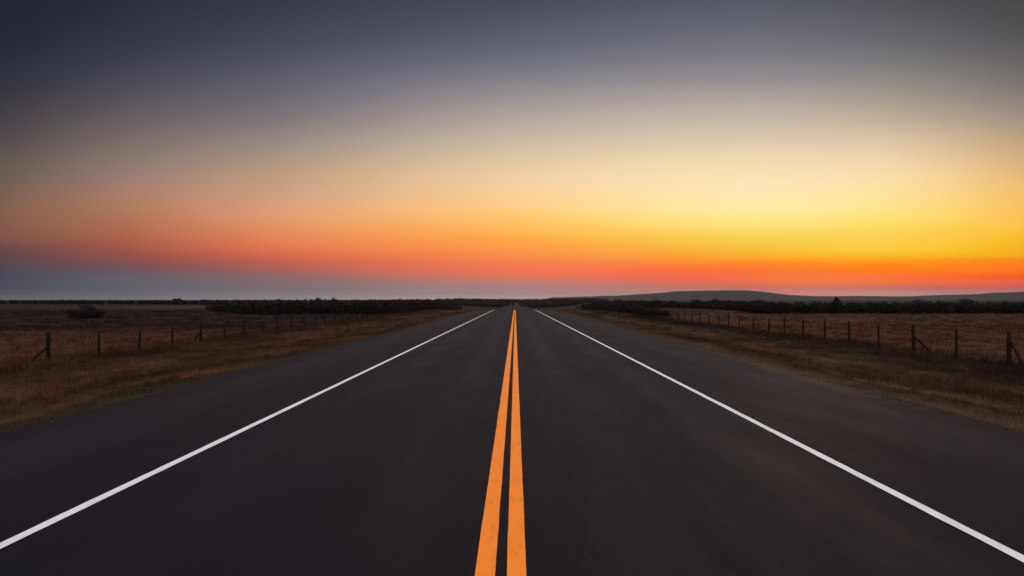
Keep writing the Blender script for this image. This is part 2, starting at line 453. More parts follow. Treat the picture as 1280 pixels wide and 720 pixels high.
# right: hedgerow square across the field, and scrub running to the vanishing point
belt('hedgerow', [(170, 127, 2.1, 2.5), (95, 127, 2.0, 2.5), (40, 128, 2.0, 2.5), (47, 160, 2.0, 3), (49, 200, 2.1, 3), (34, 205, 2.1, 3), (30, 250, 2.3, 3)],
     'dark hedgerow across the back of the right field below the hills', M['leaf'], 3.6, 0.16)
belt('scrub_belt', [(18.8, 104, 0.9, 1.2), (19.5, 125, 1.4, 1.5), (20.5, 170, 1.9, 2), (23, 230, 2.0, 3), (27, 280, 1.7, 4), (31, 330, 1.1, 4)],
     'dark scrub beside the right fence under the left foot of the hill', M['leaf'], 3.6, 0.16)
belt('far_scrub', [(-45, 560, 3.4, 20), (-13, 545, 3.2, 20)], 'haze-tinted olive brush beyond the road crest, left of the centre lines', M['leaf_hazed'], 5.0, 0.40, 120)
belt('far_scrub', [(13, 535, 3.0, 18), (60, 560, 3.2, 20)], 'haze-tinted olive brush beyond the road crest, right of the centre lines', M['leaf_hazed'], 5.0, 0.40, 120)
belt('far_scrub', [(-42, 400, 2.9, 12), (-11.5, 415, 2.3, 8), (-12.5, 480, 2.6, 10)], 'low haze-tinted olive brush closing in on the left of the road past its crest', M['leaf_hazed'], 4.0, 0.28, 120)
belt('far_scrub', [(30, 390, 2.9, 10), (11.5, 410, 2.3, 8), (12.5, 480, 2.6, 10)], 'low haze-tinted olive brush closing in on the right of the road past its crest', M['leaf_hazed'], 4.0, 0.28, 120)
belt('far_scrub', [(-80, 800, 2.8, 14), (0, 780, 3.0, 14), (80, 800, 2.8, 14)], 'brush on the horizon where the road vanishes', M['leaf_hazed'], 2.5, 0.5, 100)

def at(px, d):                        # world x of a picture column at distance d
    return (px - VPX) * d / F
def tree(name, px, d, h, w, label, cat, group=None, mat='leaf', shape='round', n=900, size=0.13, stem=0.35):
    x = at(px, d); z = float(H(x, d))
    e = bpy.data.objects.new(name, None); C.objects.link(e); e.location = (x, d, z)
    tag(e, label, cat, group)
    m = MB(); nb = 5
    th = h * (0.62 if shape == 'spire' else 0.5)
    m.tube([(0, 0, -0.1), (0.03 * h, 0, th * .4), (-0.02 * h, 0.02 * h, th)], [0.05 * h * .6, 0.035 * h * .6, 0.015 * h], 7, 0.1)
    for k in range(nb):
        a = k * 2.4 + random.random(); z0 = th * random.uniform(0.25, 0.75)
        m.tube([(0, 0, z0), (math.cos(a) * w * .2, math.sin(a) * w * .2, z0 + h * .13), (math.cos(a) * w * .36, math.sin(a) * w * .36, z0 + h * .26)],
               [0.018 * h, 0.012 * h, 0.005 * h], 5, 0.1)
    m.build('trunk' if stem > 0.2 else 'stems', M['bark'], e)
    # crown: clumps of leaf sprays
    k = 9 if shape == 'spire' else (24 if cat == 'bush' else 11)
    Pt = []
    for i in range(k):
        if shape == 'spire':
            t = (i + 0.5) / k; cz = h * (0.18 + 0.80 * t); rr = w * 0.5 * (1 - t) ** 0.8 + 0.06
            c = np.array([random.uniform(-.3, .3) * rr, random.uniform(-.3, .3) * rr, cz]); sc = np.array([rr, rr, h * 0.09])
        else:
            a = random.uniform(0, 6.28); q = random.uniform(0.02, 0.40) * w
            cz = h * random.uniform(stem, 0.86 - 0.9 * q / w if cat == 'bush' else 0.84 - 0.35 * q / w)
            c = np.array([math.cos(a) * q, math.sin(a) * q, cz]); sc = np.array([w * .20, w * .20, h * .17]) * random.uniform(.75, 1.25)
        dd = rng.normal(0, 1, (n // k, 3)); dd /= np.linalg.norm(dd, axis=1)[:, None]
        Pt.append(c + dd * sc * (rng.uniform(0.2, 1.05, (n // k, 1)) ** 0.7))
    V = leafcloud(np.concatenate(Pt), size); V[:, 2] = np.maximum(V[:, 2], 0.01)
    idx = np.arange(len(V)).reshape(-1, 4)
    mesh_np('crown' if stem > 0.2 else 'foliage', V, idx, np.full(len(idx), 4), M[mat], e)
    return e

tree('bush', 108, 97, 1.9, 4.3, 'low round dark bush standing alone in the left field', 'bush', n=5200, size=0.11, stem=0.12)
tree('bush', 271, 150, 1.5, 3.2, 'small dark bush in the left field, left of the scrub by the fence', 'bush', n=1200, stem=0.12)
GR = 'trees standing out of the far tree lines'
tree('tree', 396, 150, 2.75, 3.0, 'rounded dark treetop above the left scrub, leftmost of the two near its middle', 'tree', GR)
tree('tree', 417, 165, 3.0, 2.6, 'narrow dark treetop above the left scrub, rightmost of the two near its middle', 'tree', GR)
tree('tree', 526, 240, 3.4, 3.4, 'broad dark treetop near the right end of the left scrub', 'tree', GR)
tree('tree', 546, 300, 3.7, 3.4, 'small dark treetop at the right end of the left scrub, nearest the road', 'tree', GR)
tree('tree', 222, 400, 3.3, 6.5, 'flat dark treetop in the thin far line at the left field', 'tree', GR, size=0.3)
tree('tree', 752, 230, 2.7, 4.2, 'dark rounded tree by the right scrub, nearest the road', 'tree', GR)
tree('tree', 820, 190, 2.6, 3.6, 'dark rounded tree under the left slope of the hill', 'tree', GR)
tree('tree', 871, 205, 2.9, 3.8, 'dark tree under the flat hilltop, left one of a pair', 'tree', GR)
tree('tree', 893, 202, 2.8, 3.6, 'dark tree under the flat hilltop, right one of a pair', 'tree', GR)
tree('tree', 947, 140, 2.6, 5.0, 'wide dark tree at the left corner of the hedgerow', 'tree', GR)
tree('tree', 1045, 127, 2.6, 3.8, 'pointed dark tree rising above the middle of the hedgerow', 'tree', GR, shape='spire')
tree('tree', 1146, 128, 2.5, 4.6, 'broad low tree in the hedgerow just above the thick braced post', 'tree', GR)
tree('tree', 1172, 128, 2.4, 2.4, 'small round tree in the hedgerow between two broad ones', 'tree', GR)
tree('tree', 1204, 128, 2.5, 4.2, 'broad low tree in the hedgerow near its right end', 'tree', GR)

# ------------------------------------------------------------------ fences
def post(parent, x, y, top, r=0.055, lean=(0, 0), label=None):
    zb = float(H(x, y)) - 0.25
    m = MB(); n = 6
    pts, rad = [], []
    for k in range(n):
        t = k / (n - 1)
        pts.append((x + lean[0] * t + random.uniform(-.006, .006), y + lean[1] * t, zb + (top - zb) * t)); rad.append(r * (1.08 - 0.16 * t) * random.uniform(.95, 1.05))
    rad.append(r * 0.55); pts.append((x + lean[0], y + lean[1], top + 0.025))
    m.tube(pts, rad, 9, 0.07)
    o = m.build('post', M['wood'], parent)
    for p_ in o.data.polygons: p_.use_smooth = True
    if label: o['label'] = label
    return o
def fence(side, L, d0, step, tops, braces, name, label, nmax):
    e = bpy.data.objects.new(name, None); C.objects.link(e)
    e.location = (0, 0, 0)
    tag(e, label, 'fence')
    ds = []
    for k in range(-3, nmax):
        d = d0 + step * k + (random.uniform(-.22, .22) if k < 0 or k >= len(tops) else 0)
        x = side * (L + (random.uniform(-.06, .06) if k >= len(tops) else 0)); g = float(H(x, d))
        top = tops[k] if 0 <= k < len(tops) else g + random.uniform(1.0, 1.22)
        thick = 0.075 if k in braces else random.uniform(0.045, 0.060)
        post(e, x, d, top, thick, (random.uniform(-.04, .04), random.uniform(-.03, .03)),
             'thick post held by a slanting brace' if k in braces else None)
        ds.append((x, d, g, top))
        if k in braces:
            m = MB(); bx, by, bd = braces[k]
            m.tube([(x, d, top - bd), (x + bx * .5, d + by * .5, (top - bd + g) / 2), (x + bx, d + by, g - 0.12)], [0.042, 0.045, 0.048], 8, 0.06)
            m.build('brace', M['wood'], e)
    for hgt in (0.28, 0.52, 0.76, 0.98):
        m = MB(); pts = []
        for (a, b_) in zip(ds[:-1], ds[1:]):
            for t in (0, 0.25, 0.5, 0.75):
                za = min(a[2] + hgt, a[3] - .04); zb = min(b_[2] + hgt, b_[3] - .04)
                sag = 0.03 * 4 * t * (1 - t)
                pts.append((a[0] + (b_[0] - a[0]) * t - side * 0.055, a[1] + (b_[1] - a[1]) * t, za + (zb - za) * t - sag))
        m.tube(pts, 0.0045, 3)
        m.build('wire', M['wire'], e)
    return e
fence(-1, 16.5, 28.1, 3.4, [.62, .50, .40, .50, .68, .36, .58, .38], {0: (-0.38, -0.7, .48), 4: (-0.30, -0.35, .55)}, 'wire_fence',
      'weathered wooden post and wire fence on the left of the road', 74)
fence(1, 17.0, 27.5, 3.27, [.66, .64, .71, .60, .67, .72, .60, .66], {0: (0.32, -0.35, .25), 2: (0.62, -0.45, .5)}, 'wire_fence',
      'weathered wooden post and wire fence on the right of the road', 74)

# ------------------------------------------------------------------ hills
def hills():
    prof = [(560, 374.6), (640, 374.6), (682, 374.4), (692, 371.6), (720, 370.9), (760, 369.6), (780, 369.4), (800, 367.8), (825, 366.3), (834, 365.6), (843, 364.1), (870, 363.3), (900, 362.9), (934, 363.1),
            (952, 364.8), (972, 367.6), (1000, 369.6), (1030, 370.4), (1060, 370.0), (1130, 370.5), (1186, 370.3), (1198, 368.5), (1208, 368.0), (1240, 368.5), (1252, 367.3), (1266, 366.4), (1282, 364.8), (1320, 364.0), (1400, 363.5), (1560, 364.5), (1800, 368), (2100, 373.5)]
    px = np.linspace(560, 2100, 420); yy = np.interp(px, [p[0] for p in prof], [p[1] for p in prof])
    D = 3900.0
    yy = yy + np.array([0.35 * noise.fractal(Vector((p * 0.09, 0.3, 5.0)), 0.8, 2.0, 4) for p in px]) * (px > 690)
    top = CAM_H + (VPY - yy) * D / F
    rows = [(-900, 0.0), (-700, .10), (-480, .38), (-280, .66), (-120, .90), (0, 1.0), (250, .96), (600, .7), (1000, .3), (1400, 0.0)]
    X, Y, Z = [], [], []
    for dy, k in rows:
        jit = np.array([noise.fractal(Vector((p * 0.02, dy * 0.004, 1.0)), 0.9, 2.0, 4) for p in px])
        x = (px - VPX) * D / F
        z = -0.6 + (top + 0.6) * np.clip(k + (0.10 * jit if 0 < k < 1 else 0.012 * jit), 0, 1.02)
        if k == 0: z = np.full_like(px, -1.6)
        X.append(x); Y.append(np.full_like(px, D + dy) + jit * 60); Z.append(z)
    return tag(grid('hills', np.array(X), np.array(Y), np.array(Z), M['hill']), kind='structure')
hills()

# ------------------------------------------------------------------ air
HAZE = 1.9e-5
me = bpy.data.meshes.new('haze')
x0, x1, y0, y1, z0, z1 = -7100, 7100, -1100, 7100, -5.0, 75.0
me.from_pydata([(x0, y0, z0), (x1, y0, z0), (x1, y1, z0), (x0, y1, z0), (x0, y0, z1), (x1, y0, z1), (x1, y1, z1), (x0, y1, z1)], [],
               [(0, 3, 2, 1), (4, 5, 6, 7), (0, 1, 5, 4), (1, 2, 6, 5), (2, 3, 7, 6), (3, 0, 4, 7)])
hz = bpy.data.objects.new('haze', me); C.objects.link(hz)
tag(hz, 'thin evening haze over the plain', 'haze', kind='stuff')
hm = bpy.data.materials.new('haze_air'); hm.use_nodes = True
hn = hm.node_tree; hn.nodes.clear()
ho = hn.nodes.new('ShaderNodeOutputMaterial'); pv = hn.nodes.new('ShaderNodeVolumePrincipled')
pv.inputs['Density'].default_value = HAZE; pv.inputs['Color'].default_value = (0.80, 0.82, 0.90, 1)
hn.links.new(pv.outputs[0], ho.inputs['Volume'])
me.materials.append(hm)

# ------------------------------------------------------------------ sky
SUN_AZ, SUN_EL = 21.0, 1.2            # right of the road, just above the horizon band
# columns of sky colour: azimuth by picture column, then (picture row, sRGB)
SKY = {
 30: [(0,34,36,52),(50,40,44,58),(100,55,55,66),(150,78,72,77),(180,95,85,84),(220,118,99,89),(255,138,102,84),(280,140,97,78),(300,131,86,74),(315,110,76,76),(330,95,78,84),(345,83,82,93),(360,88,88,97),(374,108,106,110)],
 160: [(0,45,46,62),(50,54,56,70),(100,75,74,86),(150,104,96,98),(180,126,111,107),(220,154,125,114),(250,175,126,103),(270,176,117,90),(290,175,106,80),(305,168,92,75),(320,146,83,79),(332,122,83,88),(345,102,96,105),(360,103,102,110),(374,118,114,118)],
 340: [(0,56,58,74),(50,70,72,88),(100,95,94,108),(150,128,118,120),(180,155,138,130),(220,190,155,128),(250,210,158,128),(270,225,153,113),(290,228,139,95),(310,222,118,82),(325,195,100,80),(335,172,98,92),(345,140,105,108),(360,125,112,118),(374,138,130,132)],
 640: [(0,72,76,92),(50,92,96,112),(100,133,130,136),(130,162,153,150),(160,190,174,160),(200,225,198,165),(230,245,208,160),(260,255,205,130),(285,255,185,90),(305,255,160,72),(320,250,140,80),(335,242,120,85),(345,222,120,95),(355,180,130,125),(365,165,135,135),(374,172,148,148)],
 940: [(0,86,90,100),(50,112,112,122),(100,150,144,146),(140,192,178,166),(180,226,203,176),(210,248,223,182),(240,254,231,180),(265,255,235,157),(290,252,215,100),(308,248,195,65),(322,252,165,50),(328,255,140,45),(340,250,110,65),(350,240,105,80),(358,200,115,100),(366,180,130,120),(374,175,140,130)],
 1100: [(0,83,83,90),(50,105,105,111),(100,146,139,135),(140,185,168,148),(180,226,200,170),(210,247,219,172),(240,254,227,162),(265,255,229,132),(290,252,212,90),(308,252,205,70),(320,248,185,45),(328,255,145,35),(338,255,125,40),(345,248,105,65),(353,240,105,75),(360,190,115,110),(368,175,140,135),(374,170,140,135)],
 1250: [(0,74,73,76),(50,92,90,93),(80,111,107,106),(110,134,125,119),(150,172,152,135),(190,212,178,135),(220,235,192,130),(250,250,200,110),(275,253,200,90),(300,250,190,50),(318,247,175,35),(325,252,140,22),(335,255,125,20),(345,245,100,45),(352,235,95,75),(360,190,110,100),(368,175,125,120),(374,165,120,115)],
}
